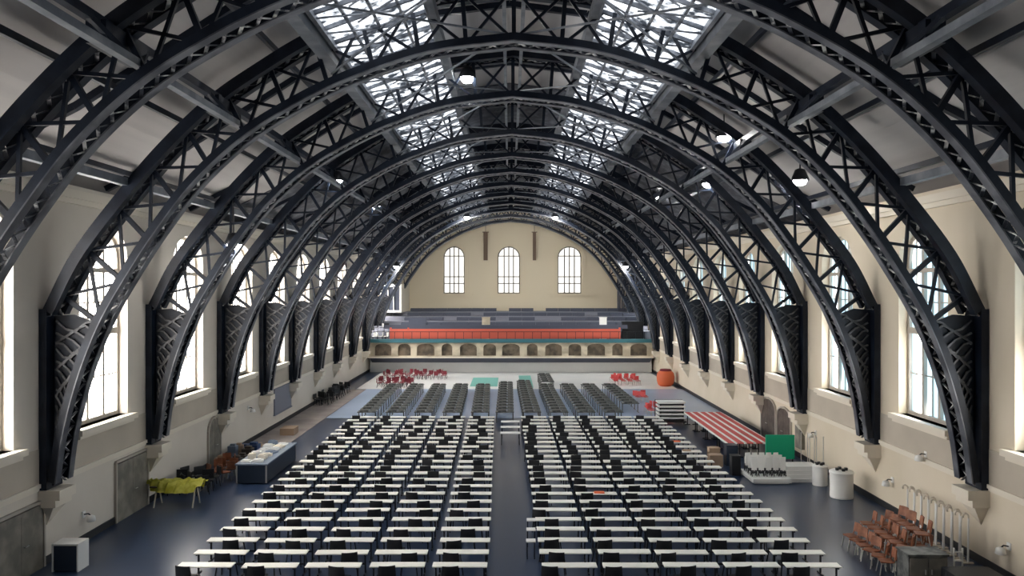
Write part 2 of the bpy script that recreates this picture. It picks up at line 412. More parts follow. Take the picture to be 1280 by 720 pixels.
# ---------------------------------------------------------------- longitudinal members
Y0, Y1 = YB + .05, YF - .05
def near(path, x):
    return min(path, key=lambda p: abs(p[0] - x))[1]
for s, sd in ((-1, 'left'), (1, 'right')):
    r = thing('purlin_truss', 'dark lattice girder running lengthwise through the arches, %s slope' % sd, 'girder', (s * 10.2 + .15, 0, 0), group='lengthwise lattice girders')
    zt, zb = near(UPPF, 10.2) - .1, near(LOWF, 9.8) + .75
    bm = B(); box(bm, -.12, .12, Y0, Y1, zt - .12, zt + .12); obj('top_chord', bm, 'steel', r)
    bm = B(); box(bm, -.12 - s * .5, .12 - s * .5, Y0, Y1, zb - .1, zb + .1); obj('bottom_chord', bm, 'beam', r)
    for y in ARCH_Y:
        bm = B()
        for t in (-1, 1): bar(bm, (-s * .5, y + t * .2, zb), (0, y + t * 1.6, zt), .14)
        box(bm, -.25, .25, y - 1.1, y + 1.1, zb + .2, zt); obj('knee_brace', bm, 'steel', r)
    bm = B(); box(bm, -.13, .13, Y0, Y1, -.13, .13)
    tag(obj('eave_beam', bm, 'beam', loc=(s * 13.45 + .15, 0, 13.35)), 'grey steel beam running lengthwise low on the %s roof slope, above the windows' % sd, 'beam', 'lengthwise beams')
    bm = B(); box(bm, -.22, .22, Y0, Y1, -.3, .3)
    tag(obj('skylight_beam', bm, 'beam', loc=(s * 6.6 + .15, 0, 18.0)), 'grey steel beam along the outer edge of the %s skylight strip' % sd, 'beam', 'lengthwise beams')
    bm = B(); box(bm, -.12, .12, Y0, Y1, -.2, .2)
    tag(obj('skylight_beam', bm, 'beam', loc=(s * 2.8 + .15, 0, 19.3)), 'grey steel beam along the inner edge of the %s skylight strip' % sd, 'beam', 'lengthwise beams')
    for x, z in ((8.3, 18.2), (12.0, 15.85), (15.0, 14.25)):
        bm = B(); box(bm, -.07, .07, Y0, Y1, -.1, .1)
        tag(obj('purlin', bm, 'steel', loc=(s * x, 0, z - .08)), 'slim dark purlin under the %s roof boards, %s' % (sd, {8.3: 'beside the skylight', 12.0: 'half way down the slope', 15.0: 'just above the wall'}[x]), 'purlin', 'roof purlins')
for q, t in ((-.35, 'left'), (.35, 'right')):
    bm = B(); box(bm, -.07, .07, Y0, Y1, -.12, .12)
    tag(obj('ridge_beam', bm, 'beam', loc=(q + .15, 0, 19.9)), 'thin grey ridge beam running along the centre of the roof, %s one of the pair' % t, 'beam', 'ridge beams')
# mid-bay rafters
ra = None
for i, c in enumerate(bayc[:-1]):
    lab = 'slim dark rafter rib under the roof boards, %s from the camera end' % ORD[i + 1]
    if ra is None:
        bm = B()
        P = full([Vector((x, z - .12)) for x, z in RP[:-1]] + [Vector((16.2, 13.65))])
        for a, b in zip(P[:-1], P[1:]): bar(bm, (a[0], 0, a[1]), (b[0], 0, b[1]), .22, .22, up=(0, 1, 0))
        ra = tag(obj('rafter', bm, 'steel', loc=(.0, c, 0)), lab, 'rafter', 'mid-bay rafters')
    else: dup(ra, (0, c, 0), 0, lab)
# sway rods between arches under the skylights
rod = None
for i in range(len(ARCH_Y) - 1):
    lab = 'crossed tie rods below the ridge in the %s bay from the camera end' % ORD[i + 1]
    y0, y1 = ARCH_Y[i], ARCH_Y[i + 1]
    bm = B()
    for s in (-1, 1):
        bar(bm, (s * 6.4, 0, 17.2), (s * .3, y1 - y0, 18.6), .06); bar(bm, (s * .3, 0, 18.6), (s * 6.4, y1 - y0, 17.2), .06)
    tag(obj('tie_rods', bm, 'beam', loc=(.15, y0, 0)), lab, 'tie rods', 'crossed tie rods')

# ---------------------------------------------------------------- lamps
lampm = mesh('lamp_hood', lathe(B(), [(.10, .55), (.22, .50), (.30, .30), (.42, 0.02), (.40, 0.0), (.26, .28), (.1, .4)][::-1], 16), 'metal', smooth=True)
bulbm = mesh('bulb', lathe(B(), [(.05, -.22), (.2, -.18), (.3, -.04), (.28, .08), (.1, .2)], 14), 'bulb', smooth=True)
rodm = mesh('stem', bar(B(), (0, 0, .5), (0, 0, 1.7), .05), 'metal')
lamp = None
LP = [(885, 230, 5.88, 'bright floodlamp under the right roof slope, the largest glare'), (421, 226, 5.88, 'bright floodlamp under the left roof slope, mirroring the right glare'),
      (292, 306, 4.74, 'small floodlamp low on the left side by an arch'), (584, 98, 4.74, 'small lamp hanging by the left skylight strip'),
      (905, 172, 4.74, 'small lamp on the right slope above the largest glare'), (1000, 226, 4.74, 'small lamp low on the right side beside an arch'), (820, 245, 7.77, 'small distant lamp on the right roof slope'),
      (470, 258, 7.77, 'small distant lamp on the left roof slope')]
for x, y, k, lab in LP:
    Y = k * BAY + .0; p = ((x - CX) * Y / F, Y, H - (y - CY) * Y / F)
    if lamp is None:
        lamp = thing('flood_lamp', lab, 'lamp', p, group='roof flood lamps')
        obj('stem', rodm, parent=lamp); obj('hood', lampm, parent=lamp); obj('bulb', bulbm, parent=lamp)
    else:
        dup(lamp, p, 0, lab)
for i, x in enumerate((-12.2, -4.6, 4.9, 12.5)):  # lamps added to brighten the gable wall
    z = 16.6 if abs(x) > 8 else 17.6; lab = 'added flood lamp below the last arches to brighten the gable wall, %s from the left' % ORD[i + 1]
    z = 12.0 if abs(x) > 8 else 17.3
    t = dup(lamp, (x, 86.2, z), 0, lab)
    ld = bpy.data.lights.new('gable_fill_light', 'SPOT'); ld.energy = 900; ld.spot_size = 2.4; ld.spot_blend = .8; ld.shadow_soft_size = .3; ld.color = (1, .95, .86)
    lo_ = bpy.data.objects.new('gable_fill_light', ld); COL.objects.link(lo_); lo_.parent = t; lo_.location = (0, .0, -.15); lo_.rotation_euler = (math.radians(62), 0, 0)
for x, w, lab in ((607, .28, 'dark brown hanging banner high on the gable wall, left of the middle window'), (668, .22, 'dark brown hanging banner high on the gable wall, right of the middle window')):
    bm = B(); box(bm, -w, w, -.04, .04, 13.4, 17.2); v = bm.verts.new((0, 0, 13.0))
    bar(bm, (-w - .15, 0, 17.2), (w + .15, 0, 17.2), .1); bar(bm, (0, 0, 17.2), (0, .0, 18.1), .06)
    tag(obj('wall_banner', bm, 'banner', loc=((x - CX) * .1076, 107.6, 0)), lab, 'banner', 'gable wall banners')

# ---------------------------------------------------------------- desks and chairs
dk = {}
dk['top'] = mesh('desktop', box(B(), -.885, .885, -.215, .215, .71, .75), 'white', bev=.008)
bm = B()
box(bm, -.03, .03, -.22, .22, 0, .04); box(bm, -.025, .025, -.03, .03, .04, .70); box(bm, -.02, .02, -.2, .2, .66, .70)
dk['leg'] = mesh('leg', bm, 'metal')
dk['mod'] = mesh('crossbar', box(B(), -.75, .75, -.015, .015, .30, .36), 'metal')
bm = B(); box(bm, -.885, .885, -.235, .235, .70, .75)
for s in (-.78, .78): box(bm, s - .03, s + .03, -.22, .22, 0, .04); box(bm, s - .025, s + .025, -.03, .03, .04, .7)
dk['one'] = mesh('desk_far', bm, 'white'); dk['one'].materials.append(M['metal'])
for p in dk['one'].polygons:
    if p.center.z < .69: p.material_index = 1
def chair_meshes(ms, mb, ml):
    d = {}
    d['seat'] = mesh('seat', box(B(), -.22, .22, -.2, .22, .42, .47), ms, bev=.015)
    bm = B(); n = 6
    for i in range(n):
        a0, a1 = -1 + 2 * i / n, -1 + 2 * (i + 1) / n
        f = lambda a: -.22 - .05 * (1 - a * a)
        v = [bm.verts.new(p) for p in ((a0 * .23, f(a0), .55), (a1 * .23, f(a1), .55), (a1 * .21, f(a1) - .05, .88), (a0 * .21, f(a0) - .05, .88),
                                       (a0 * .23, f(a0) - .03, .55), (a1 * .23, f(a1) - .03, .55), (a1 * .21, f(a1) - .08, .88), (a0 * .21, f(a0) - .08, .88))]
        for q in ((0, 1, 2, 3), (7, 6, 5, 4), (0, 4, 5, 1), (1, 5, 6, 2), (2, 6, 7, 3), (3, 7, 4, 0)): bm.faces.new([v[j] for j in q])
    for s in (-.2, .2): bar(bm, (s, -.2, .44), (s, -.25, .62), .03)
    bmesh.ops.remove_doubles(bm, verts=bm.verts, dist=.0005)
    d['back'] = mesh('backrest', bm, mb)
    for i, (x, y) in enumerate(((-.2, -.19), (.2, -.19), (-.2, .2), (.2, .2))):
        d['leg%d' % i] = mesh('leg', bar(B(), (x * 1.15, y * 1.25, 0), (x * .95, y * .9, .43), .03), ml)
    return d
def make_chair(name, label, d, loc, rz, group):
    t = thing(name, label, 'chair', loc, rz, group)
    obj('seat', d['seat'], parent=t); obj('backrest', d['back'], parent=t)
    for i in range(4): obj('leg', d['leg%d' % i], parent=t)
    return t
def one_chair(ms, ml):
    bm = B(); box(bm, -.22, .22, -.2, .22, .42, .47); box(bm, -.22, .22, -.27, -.23, .5, .88)
    for s in (-.2, .2): bar(bm, (s, -.2, .44), (s, -.25, .6), .03)
    n0 = len(bm.faces)
    for x, y in ((-.2, -.19), (.2, -.19), (-.2, .2), (.2, .2)): bar(bm, (x * 1.15, y * 1.25, 0), (x * .95, y * .9, .43), .03)
    me = mesh('chair_far', bm, ms); me.materials.append(M[ml])
    for p in me.polygons:
        if p.center.z < .41: p.material_index = 1
    return me
bc = chair_meshes('black', 'black', 'metal'); bone = one_chair('black', 'metal')
for me_ in list(bc.values()) + [bone]: me_.transform(Matrix.Diagonal((1.22, 1.1, 1.06, 1)))
CLX = [-2.46 + .885 - 2.05 * i for i in range(5)]; CRX = [1.03 + .885 + 1.96 * i for i in range(5)]
DG = 'white exam desks in rows'; CG = 'black chairs at the exam desks'
d0 = c0 = d1 = c1 = None
NR = 25; RZ = [24.55 + 1.29 * i for i in range(NR)]
for bl, cols in (('left', CLX), ('right', CRX)):
    for ci, cxx in enumerate(cols):
        for r_ in range(NR):
            x = cxx + (-.012 * (RZ[r_] - 26) if bl == 'left' else -.008 * (RZ[r_] - 26)) + random.uniform(-.03, .03); y = RZ[r_] + random.uniform(-.04, .04)
            where = '%s block, %s column from the aisle, %s row from the front' % (bl, ORD[ci + 1], ORD[r_ + 1])
            lab = 'white-topped exam desk, ' + where
            rz = random.uniform(-.02, .02)
            off = random.choice((-.42, -.3, .1, .3)) if bl == 'left' else random.choice((-.62, -.5, -.45, -.3))
            cy = y - .36 + random.uniform(-.06, .05); ca = random.uniform(-.25, .25)
            cl = 'black chair at the white desk, %s block, %s column from aisle, %s row from front' % (bl, ORD[ci + 1], ORD[r_ + 1])
            if r_ < 11:
                if d0 is None:
                    d0 = thing('exam_desk', lab, 'desk', (x, y, 0), rz, DG); obj('desktop', dk['top'], parent=d0)
                    for s in (-.78, .78): obj('leg', dk['leg'], parent=d0, loc=(s, 0, 0))
                    obj('crossbar', dk['mod'], parent=d0)
                    c0 = make_chair('desk_chair', cl, bc, (x + off, cy, 0), ca, CG)
                else: dup(d0, (x, y, 0), rz, lab); dup(c0, (x + off, cy, 0), ca, cl)
            else:
                if d1 is None:
                    d1 = tag(obj('exam_desk', dk['one'], loc=(x, y, 0)), lab, 'desk', DG)
                    c1 = tag(obj('desk_chair', bone, loc=(x + off, cy, 0)), cl, 'chair', CG)
                else: dup(d1, (x, y, 0), rz, lab); dup(c1, (x + off, cy, 0), ca, cl)
# three small desks in the aisle and three side tables
bm = B(); box(bm, -.62, .62, -.3, .3, .7, .74)
for sx in (-.55, .55):
    for sy in (-.24, .24): bar(bm, (sx, sy, 0), (sx, sy, .7), .04)
am_ = mesh('aisle_desk', bm, 'whitep'); am_.materials.append(M['metal'])
for p in am_.polygons:
    if p.center.z < .69: p.material_index = 1
for i, Z in enumerate((49.5, 51.6, 53.7)):
    tag(obj('aisle_desk', am_, loc=(.05, Z, 0)), 'small pale desk standing in the aisle, %s of three from the front' % ORD[i + 1], 'desk', 'small desks in the aisle')
bm = B(); box(bm, -.17, .17, -.17, .17, .6, .64)
for sx in (-.13, .13):
    for sy in (-.13, .13): bar(bm, (sx, sy, 0), (sx, sy, .6), .03)
am_ = mesh('side_table', bm, 'whitep'); am_.materials.append(M['metal'])
for p in am_.polygons:
    if p.center.z < .59: p.material_index = 1
for i, yy in enumerate((675, 661, 649)):
    Z = 9.04 * F / (yy - CY)
    tag(obj('side_table', am_, loc=((667 - CX) * Z / F - .1, Z, 0)), 'small square white side table at the aisle edge, %s of three from front' % ORD[i + 1], 'table', 'small side tables by the aisle')
# things on desks
for i, (ci, ri, m, lab) in enumerate(((1, 8, 'orange', 'orange folder lying on a desk in the right block, second column'), (4, 17, 'orange', 'orange folder on a far desk in the outermost right column'),
                                      (4, 15, 'card', 'brown envelope on a far desk in the outermost right column'))):
    x = CRX[ci] - .008 * (RZ[ri] - 26); bm = B(); box(bm, -.22, .22, -.12, .12, 0, .05); box(bm, -.2, .2, -.1, .1, .05, .06)
    tag(obj('folder', bm, m, loc=(x + .1, RZ[ri], .75)), lab, 'folder')

# dark desks behind the white ones
bm = B(); box(bm, -.66, .66, -.42, .42, .70, .75); box(bm, -.5, .1, -.3, .2, .75, .86); box(bm, .2, .6, -.1, .35, .75, .82)
for sx in (-.6, .6):
    box(bm, sx - .03, sx + .03, -.4, .4, 0, .05); box(bm, sx - .03, sx + .03, -.04, .04, .05, .7)
dm = mesh('dark_desk', bm, 'grey'); dd = None
dcols = [('left', i, x - .55) for i, x in enumerate(CLX)] + [('right', i, x - .3) for i, x in enumerate(CRX)]
for bl, ci, x in dcols:
    for k in range(12 if not (bl == 'right' and ci == 0) else 14):
        if bl == 'right' and ci == 4 and k < 3: continue
        lab = 'dark grey desk behind the white ones, %s side, %s column from aisle, %s row' % (bl, ORD[ci + 1], ORD[k + 1])
        p = (x + (-.02 * k * 1.45 if bl == 'left' else -.015 * k * 1.45), 58.0 + k * 1.45, 0)
        if dd is None: dd = tag(obj('dark_desk', dm, loc=p), lab, 'desk', 'dark grey desks beyond the white ones')
        else: dup(dd, p, random.uniform(-.03, .03), lab)
for k in range(12):
    dup(dd, (-.35, 58.0 + k * 1.6, 0), 0, 'dark grey desk in the centre aisle beyond the white desks, %s row' % ORD[k + 1])
for k in range(5):
    dup(dd, (3.6 - .02 * k, 76.6 + k * 1.5, .02), 0, 'dark grey desk on the pale floor covering, %s from the desk block' % ORD[k + 1])

# generic chair families
redc = one_chair('red', 'chrome'); drc = one_chair('redd', 'metal'); brc = chair_meshes('brown', 'brown', 'chrome')
def cluster(me, name, pts, labf, group, z=0):
    f = None
    for i, p in enumerate(pts):
        lab = labf(i); rz = random.uniform(-3.1, 3.1)
        if f is None: f = tag(obj(name, me, loc=(p[0], p[1], z)), lab, 'chair', group); f.rotation_euler = (0, 0, rz)
        else: dup(f, (p[0], p[1], z), rz, lab)
def grid(x0, y0, nx, ny, dx, dy): return [(x0 + i * dx + random.uniform(-.05, .05), y0 + j * dy + random.uniform(-.05, .05)) for j in range(ny) for i in range(nx)]
def rc(nx, w): return lambda i: '%s, %s row, %s from left' % (w, ORD[i // nx + 1], ORD[i % nx + 1])
# ---------------------------------------------------------------- far balcony
bal = thing('balcony', 'full-width far balcony with stone front, red barrier and grey seating tiers', 'balcony', (.15, 90, 0))
bw = 16.2
bm = B(); box(bm, -bw, bw, 0, 17.9, 3.5, 3.75); obj('deck', bm, 'tier', bal)
bm = B(); box(bm, -bw, bw, -.25, .15, 3.55, 3.85); box(bm, -bw, bw, -.32, -.1, 3.85, 3.95); obj('handrail', bm, 'teal', bal)
# stone front with arched niches
NN = 13; loops = [[(-bw + .2, 1.95), (bw - .2, 1.95), (bw - .2, 3.55), (-bw + .2, 3.55)]]
nich = []
for i in range(NN):
    c = -14.4 + i * 2.4; nich.append(c); loops.append(arch_loop(c, (.95, .72, 1.0, .6)[i % 4], 2.05, 3.0, 3.42, 6))
bm = B(); prism(bm, loops, 'y', 0, .3); obj('front_wall', bm, 'stone', bal)
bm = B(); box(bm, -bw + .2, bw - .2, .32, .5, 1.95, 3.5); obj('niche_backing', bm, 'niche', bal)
bm = B(); box(bm, -bw + .1, bw - .1, -.12, .3, 1.8, 1.95); obj('front_ledge', bm, 'trim', bal)
bm = B()
v = [bm.verts.new(p) for p in ((-bw + .3, 0, 1.8), (bw - .3, 0, 1.8), (bw - .3, 1.7, 1.15), (-bw + .3, 1.7, 1.15), (-bw + .3, 2.2, 1.8), (bw - .3, 2.2, 1.8))]
for f in ((0, 1, 2, 3), (0, 4, 5, 1), (3, 2, 5, 4), (0, 3, 4), (1, 5, 2)): bm.faces.new([v[i] for i in f])
obj('soffit', bm, 'tierd', bal)
bm = B(); box(bm, -bw, bw, 2.0, 2.3, 0, 1.9); obj('base_wall', bm, 'pale', bal)
bm = B(); box(bm, -13.6, 12.4, .5, .62, 3.95, 5.05)
for q in (-13.6, -11.6, 12.3): box(bm, q - .1, q + .1, .45, .68, 3.75, 5.2)
obj('barrier', bm, 'coral', bal)
bm = B(); box(bm, -14.4, 13.2, .62, .9, 5.05, 5.5); obj('barrier_capping', bm, 'tierd', bal)
for i in range(5):
    y0 = 1.6 + i * 3.0; bm = B(); box(bm, -bw, bw, y0, y0 + 3.0 if i < 4 else 17.9, 3.75, 4.2 + .48 * (i + 1)); obj('seating_tier', bm, 'tier', bal)
    bm = B(); q = -13.2
    while q < 14.5:
        if random.random() < .85: box(bm, q, q + 1.5, y0 + 1.5, y0 + 1.9, 4.2 + .48 * (i + 1), 4.5 + .48 * (i + 1)); box(bm, q, q + 1.6, y0 + 1.9, y0 + 2.0, 4.2 + .48 * (i + 1), 4.62 + .48 * (i + 1))
        q += 1.62
    obj('seat_row', bm, 'tierd', bal)
bm = B()
for i in range(34):
    q = -16 + i * .97; bar(bm, (q, .1, 3.95), (q, .1, 4.75), .05)
bar(bm, (-16.1, .1, 4.75), (16.1, .1, 4.75), .06)
obj('railing', bm, 'metal', bal)
for x, z0, z1, w, m, lab in ((607.5, 4.9, 6.3, .45, 'stone', 'stone-coloured cabinet on the balcony behind the red barrier'), (754, 5.2, 6.3, .4, 'whitep', 'small pale cabinet standing on the right of the balcony'),
                         (522, 5.1, 6.2, 1.0, 'tierd', 'dark equipment case on the left of the balcony'), (791, 3.95, 5.8, 1.2, 'black', 'tall black case at the right end of the balcony')):
    bm = B(); yb = 91.0; X = (x - CX) * yb / F
    box(bm, X - w, X + w, 90.95, 91.4, 3.75, z1); box(bm, X - w - .05, X + w + .05, 90.93, 91.42, z1, z1 + .06)
    tag(obj('balcony_cabinet', bm, m), lab, 'cabinet', 'cabinets on the balcony')
whc = one_chair('whitep', 'metal')
cluster(whc, 'white_chair', [(-15.3 + (i % 3) * .62, 90.6 + (i // 3) * .5) for i in range(6)], rc(3, 'white chair at the left end of the balcony'), 'white chairs on the balcony', 3.75)
cluster(bone, 'black_chair', [(-15.4 + (i % 3) * .62, 91.9 + (i // 3) * .1 + (i % 2) * .1) for i in range(3)], rc(3, 'black chair on the balcony tier at far left'), 'black chairs on the balcony', 4.68)
# control booth upper left
bo = thing('gallery_booth', 'pale booth with a dark glazed front at the left end of the balcony', 'booth', (-14.85, 100, 0))
bm = B(); box(bm, -1.35, 1.35, .1, 7.9, 6.62, 10.2); obj('walls', bm, 'trim', bo)
bm = B(); prism(bm, [[(-1.35, 6.62), (1.35, 6.62), (1.35, 10.2), (-1.35, 10.2)], [(-1.1, 6.9), (1.1, 6.9), (1.1, 9.8), (-1.1, 9.8)]], 'y', -.1, .1)
box(bm, -.4, -.3, -.08, .08, 6.9, 9.8); box(bm, .3, .4, -.08, .08, 6.9, 9.8); obj('window_frame', bm, 'whitep', bo)
bm = B(); box(bm, -1.1, 1.1, .05, .09, 6.9, 9.8); obj('glazing', bm, 'tierd', bo)
bm = B()
for k in range(9):
    q = 14.1 + k * .26; bar(bm, (q, 104 + (k % 2) * .14, 6.65), (q, 104 + (k % 2) * .14, 11.2), .2, .1)
bar(bm, (14, 104, 11.25), (16.4, 104, 11.25), .08)
bm2 = bm; tag(obj('stage_curtain', bm2, 'tierd'), 'dark pleated curtain at the right end of the gable wall', 'curtain')

# ---------------------------------------------------------------- side wall details
def wdoor(n, s, y0, y1, h, m, arched=False, label=None):
    X = XL if s > 0 else XR; r = bpy.data.objects.new('door_%d' % n, None); COL.objects.link(r); r['kind'] = 'structure'; r['label'] = label
    r.location = (X, (y0 + y1) / 2, 0); w = (y1 - y0) / 2
    lo_ = arch_loop(0, w, 0, h * .75, h, 8) if arched else [(-w, 0), (w, 0), (w, h), (-w, h)]
    li = arch_loop(0, w - .1, 0, h * .75, h - .1, 8) if arched else [(-w + .1, 0), (w - .1, 0), (w - .1, h - .1), (-w + .1, h - .1)]
    bm = B(); prism(bm, [li], 'x', s * .0, s * .09); box(bm, min(0, s * .1), max(0, s * .1), -.02, .02, .02, h * .9 if not arched else h * .95)
    obj('door_leaf', bm, m, r)
    bm = B()
    A, Bq = lo_, li
    n_ = len(A)
    for i in range(2 if arched else 1, n_):
        a, b = A[i], A[(i + 1) % n_]
        if a[1] < .01 and b[1] < .01: continue
        bar(bm, (s * .05, a[0], a[1]), (s * .05, b[0], b[1]), .12, .1)
    if arched: bar(bm, (s * .05, A[1][0], 0), (s * .05, A[2][0], A[2][1]), .12, .1)
    obj('door_frame', bm, 'frame', r)
    hd = obj('door_handle', bar(bar(B(), (s * .08, .12, 1.05), (s * .15, .12, 1.05), .03), (s * .15, .12, 1.05), (s * .15, .3, 1.05), .03), 'chrome', r)
wdoor(1, 1, 32.9, 35.8, 2.5, 'gdoor', label='weathered grey double door low on the left wall')
wdoor(2, 1, 25.2, 27.8, 2.3, 'gdoor', label='grey double door at the near end of the left wall')
wdoor(3, 1, 43.0, 44.8, 2.6, 'gdoor', True, label='narrow arched grey door in the left wall')
wdoor(4, -1, 49.6, 52.4, 2.7, 'dwood', True, label='dark brown arched door in the right wall, farther one')
wdoor(5, -1, 46.9, 49.3, 2.5, 'dwood', True, label='dark brown arched door in the right wall, nearer one')
bm = B(); box(bm, 0, .08, -2.1, 2.1, 0, 1.7); box(bm, 0, .12, -2.2, 2.2, 1.7, 1.78); box(bm, 0, .12, -2.2, 2.2, -.08, 0)
tag(obj('notice_board', bm, 'tier', loc=(XL, 57.2, .95)), 'blank grey notice board on the left wall beyond the arched door', 'board')
bm = B(); box(bm, -.22, 0, -.45, .45, 0, 1.6); box(bm, -.25, -.22, -.4, .4, .08, 1.52); bar(bm, (-.1, 0, 1.6), (-.1, 0, 2.4), .06)
tag(obj('electric_cabinet', bm, 'gdoor', loc=(XR, 45.3, .6)), 'grey electrical cabinet on the right wall beside the arched doors', 'cabinet')
sc = None
for x, y, s, lab in ((1158, 568, -1, 'small white bracket lamp on the right wall above the white poles'), (1262, 683, -1, 'white bracket lamp low on the right wall at the near corner'),
                     (310, 510, 1, 'small white bracket lamp on the left wall past the arched door'), (104, 643, 1, 'small bracket lamp on the left wall at the near end'),
                     (1116, 600, -1, 'small bracket lamp on the right wall above the white drum'), (1020, 541, -1, 'small bracket lamp on the right wall above the tall poles')):
    X = XL if s > 0 else XR; Z = abs(X) * F / abs(x - CX); h = H - (y - CY) * Z / F
    t = thing('wall_lamp', lab, 'lamp', (X, Z, h), 0 if s > 0 else math.pi, 'bracket lamps on the side walls')
    bm = B(); box(bm, 0, .04, -.1, .1, -.12, .12); obj('back_plate', bm, 'whitep', t)
    obj('bracket', tube(B(), [(.03, 0, 0), (.2, 0, .03), (.3, 0, -.05)], .025), 'metal', t)
    obj('shade', lathe(B(), [(.05, 0), (.14, -.05), (.17, -.22), (.14, -.24)][::-1], 12, (.3, 0, -.02)), 'whitep', t, smooth=True)

# ---------------------------------------------------------------- right side objects
# long red benches
rb = None
for j in range(5):
    for k in range(4):
        lab = 'long red-topped table, %s strip from the wall, %s one from the front' % (ORD[5 - j], ORD[k + 1])
        p = (12.6 + j * .54, 46.9 + k * 2.85, 0)
        if rb is None:
            rb = thing('red_table', lab, 'table', p, group='long red tables set side by side')
            obj('tabletop', box(B(), -.22, .22, -1.4, 1.4, .82, .87), 'red', rb)
            bm = B()
            for s in (-1, 1): box(bm, .22 * s - .03 if s > 0 else -.25, .25 if s > 0 else -.22 + .03 - .0, -1.4, 1.4, .80, .885)
            obj('edging', bm, 'whitep', rb)
            for s in (-1.2, 1.2):
                bm = B(); box(bm, -.2, .2, s - .03, s + .03, 0, .05); box(bm, -.03, .03, s - .03, s + .03, .05, .82); obj('leg', bm, 'metal', rb)
        else: dup(rb, p, 0, lab)
# cart with stacked white tables
x, Z = 11.5, 57.2
ct = thing('table_cart', 'dark wheeled cart under a stack of white folded tables', 'cart', (x, Z, 0))
bm = B(); box(bm, -1.0, 1.0, -.7, .7, .18, .26); bar(bm, (-.98, .68, .2), (-.98, .68, 1.6), .05); bar(bm, (.98, .68, .2), (.98, .68, 1.6), .05); bar(bm, (-.98, .68, 1.6), (.98, .68, 1.6), .05)
obj('frame', bm, 'metal', ct)
for sx in (-.85, .85):
    for sy in (-.55, .55):
        bm = B(); lathe(bm, [(.09, -.03), (.09, .03)], 12); bmesh.ops.rotate(bm, verts=bm.verts, cent=(0, 0, 0), matrix=Matrix.Rotation(math.pi / 2, 3, 'Y'))
        obj('wheel', bm, 'black', ct, loc=(sx, sy, .09))
for k in range(5):
    t = thing('folded_table', 'white folded table on the cart, %s from the bottom of the stack' % ORD[k + 1], 'table', (x, Z - .02, .26 + k * .27), group='folded white tables stacked on the cart')
    obj('tabletop', box(B(), -.95, .95, -.6, .6, .15, .27), 'whitep', t)
    bm = B(); box(bm, -.85, -.75, -.5, .5, 0, .15); box(bm, .75, .85, -.5, .5, 0, .15); box(bm, -.75, .75, -.5, -.44, .03, .13); obj('folded_legs', bm, 'black', t)
cluster(redc, 'red_chair', grid(10.6, 79.5, 4, 4, .7, 1.0), rc(4, 'red chair on the pale floor at far right'), 'red chairs far right', .02)
cluster(redc, 'red_chair', grid(10.8, 60.6, 3, 3, .7, .9), rc(3, 'red chair behind the table cart'), 'red chairs behind the table cart')
cluster(redc, 'red_chair', grid(10.9, 68.0, 2, 2, .6, .8), rc(2, 'red chair beside the dark desks at right'), 'red chairs beside the dark desks')
cluster(drc, 'dark_red_chair', grid(-13.0, 84.5, 9, 3, .75, 1.1), rc(9, 'dark red chair below the balcony'), 'dark red chairs below the balcony', .02)
cluster(drc, 'dark_red_chair', grid(-12.6, 77.6, 5, 3, .7, 1.0), rc(5, 'dark red chair at the pale floor edge'), 'dark red chairs at the edge of the pale floor', .02)
cluster(bone, 'black_stacking_chair', grid(-15.8, 66.0, 2, 10, .62, .9), rc(2, 'black chair by the left wall at the far end'), 'black chairs along the far left wall', .02)
cluster(bone, 'black_stacking_chair', grid(-15.7, 37.6, 3, 3, .62, .75), rc(3, 'black chair by the left wall behind the yellow cloth'), 'black chairs by the left wall')
brn = one_chair('brown', 'chrome')
cluster(brn, 'brown_chair', grid(-14.9, 40.2, 2, 4, .6, .75), rc(2, 'brown wooden chair by the left wall'), 'brown wooden chairs by the left wall')
# orange barrel
bm = lathe(B(), [(.5, 0), (.75, .15), (.85, .5), (.88, .9), (.8, 1.3), (.6, 1.5)], 20)
ob = tag(obj('orange_barrel', bm, 'orange', loc=(15.4, 79, 0), smooth=True), 'round orange barrel against the far right wall', 'barrel')
obj('lid', lathe(B(), [(.55, 1.5), (.6, 1.55), (.5, 1.68), (.15, 1.72)], 20), 'redd', ob)
# green board on feet
gb = thing('green_board', 'green upright board on feet beside the red tables', 'board', (14.6, 43.2, 0))
obj('panel', box(B(), -.78, .78, -.04, .04, .45, 1.75), 'green', gb)
bm = B()
for s in (-.7, .7): box(bm, s - .03, s + .03, .04, .08, 0, 1.6); box(bm, s - .03, s + .03, -.3, .3, 0, .04)
obj('stand', bm, 'metal', gb)
# white folding chairs on a low white platform
pf = tag(obj('low_platform', box(box(B(), 12.0, 13.9, 39.4, 41.6, .06, .28), 12.1, 13.8, 39.5, 41.5, 0, .06), 'whitep'), 'low white platform carrying the upright white folded chairs', 'platform')
fc = None
for j in range(3):
    for i in range(5):
        lab = 'white folded chair standing upright on the platform, %s row, %s from the left' % (ORD[j + 1], ORD[i + 1])
        p = (12.22 + i * .36, 40.0 + j * .55, .28)
        if fc is None:
            fc = thing('folded_chair', lab, 'chair', p, group='white folded chairs on the low platform')
            bm = B(); box(bm, -.13, .13, -.05, 0, .3, .95); box(bm, -.13, .13, .02, .06, .35, .75); obj('panel', bm, 'whitep', fc, )
            bm = B()
            for s in (-.12, .12): bar(bm, (s, -.12, 0), (s, .03, .4), .035); bar(bm, (s, .12, 0), (s, 0, .4), .035)
            box(bm, -.13, .13, -.1, .1, .16, .22); obj('feet', bm, 'black', fc)
        else: dup(fc, p, random.uniform(-.2, .2), lab)
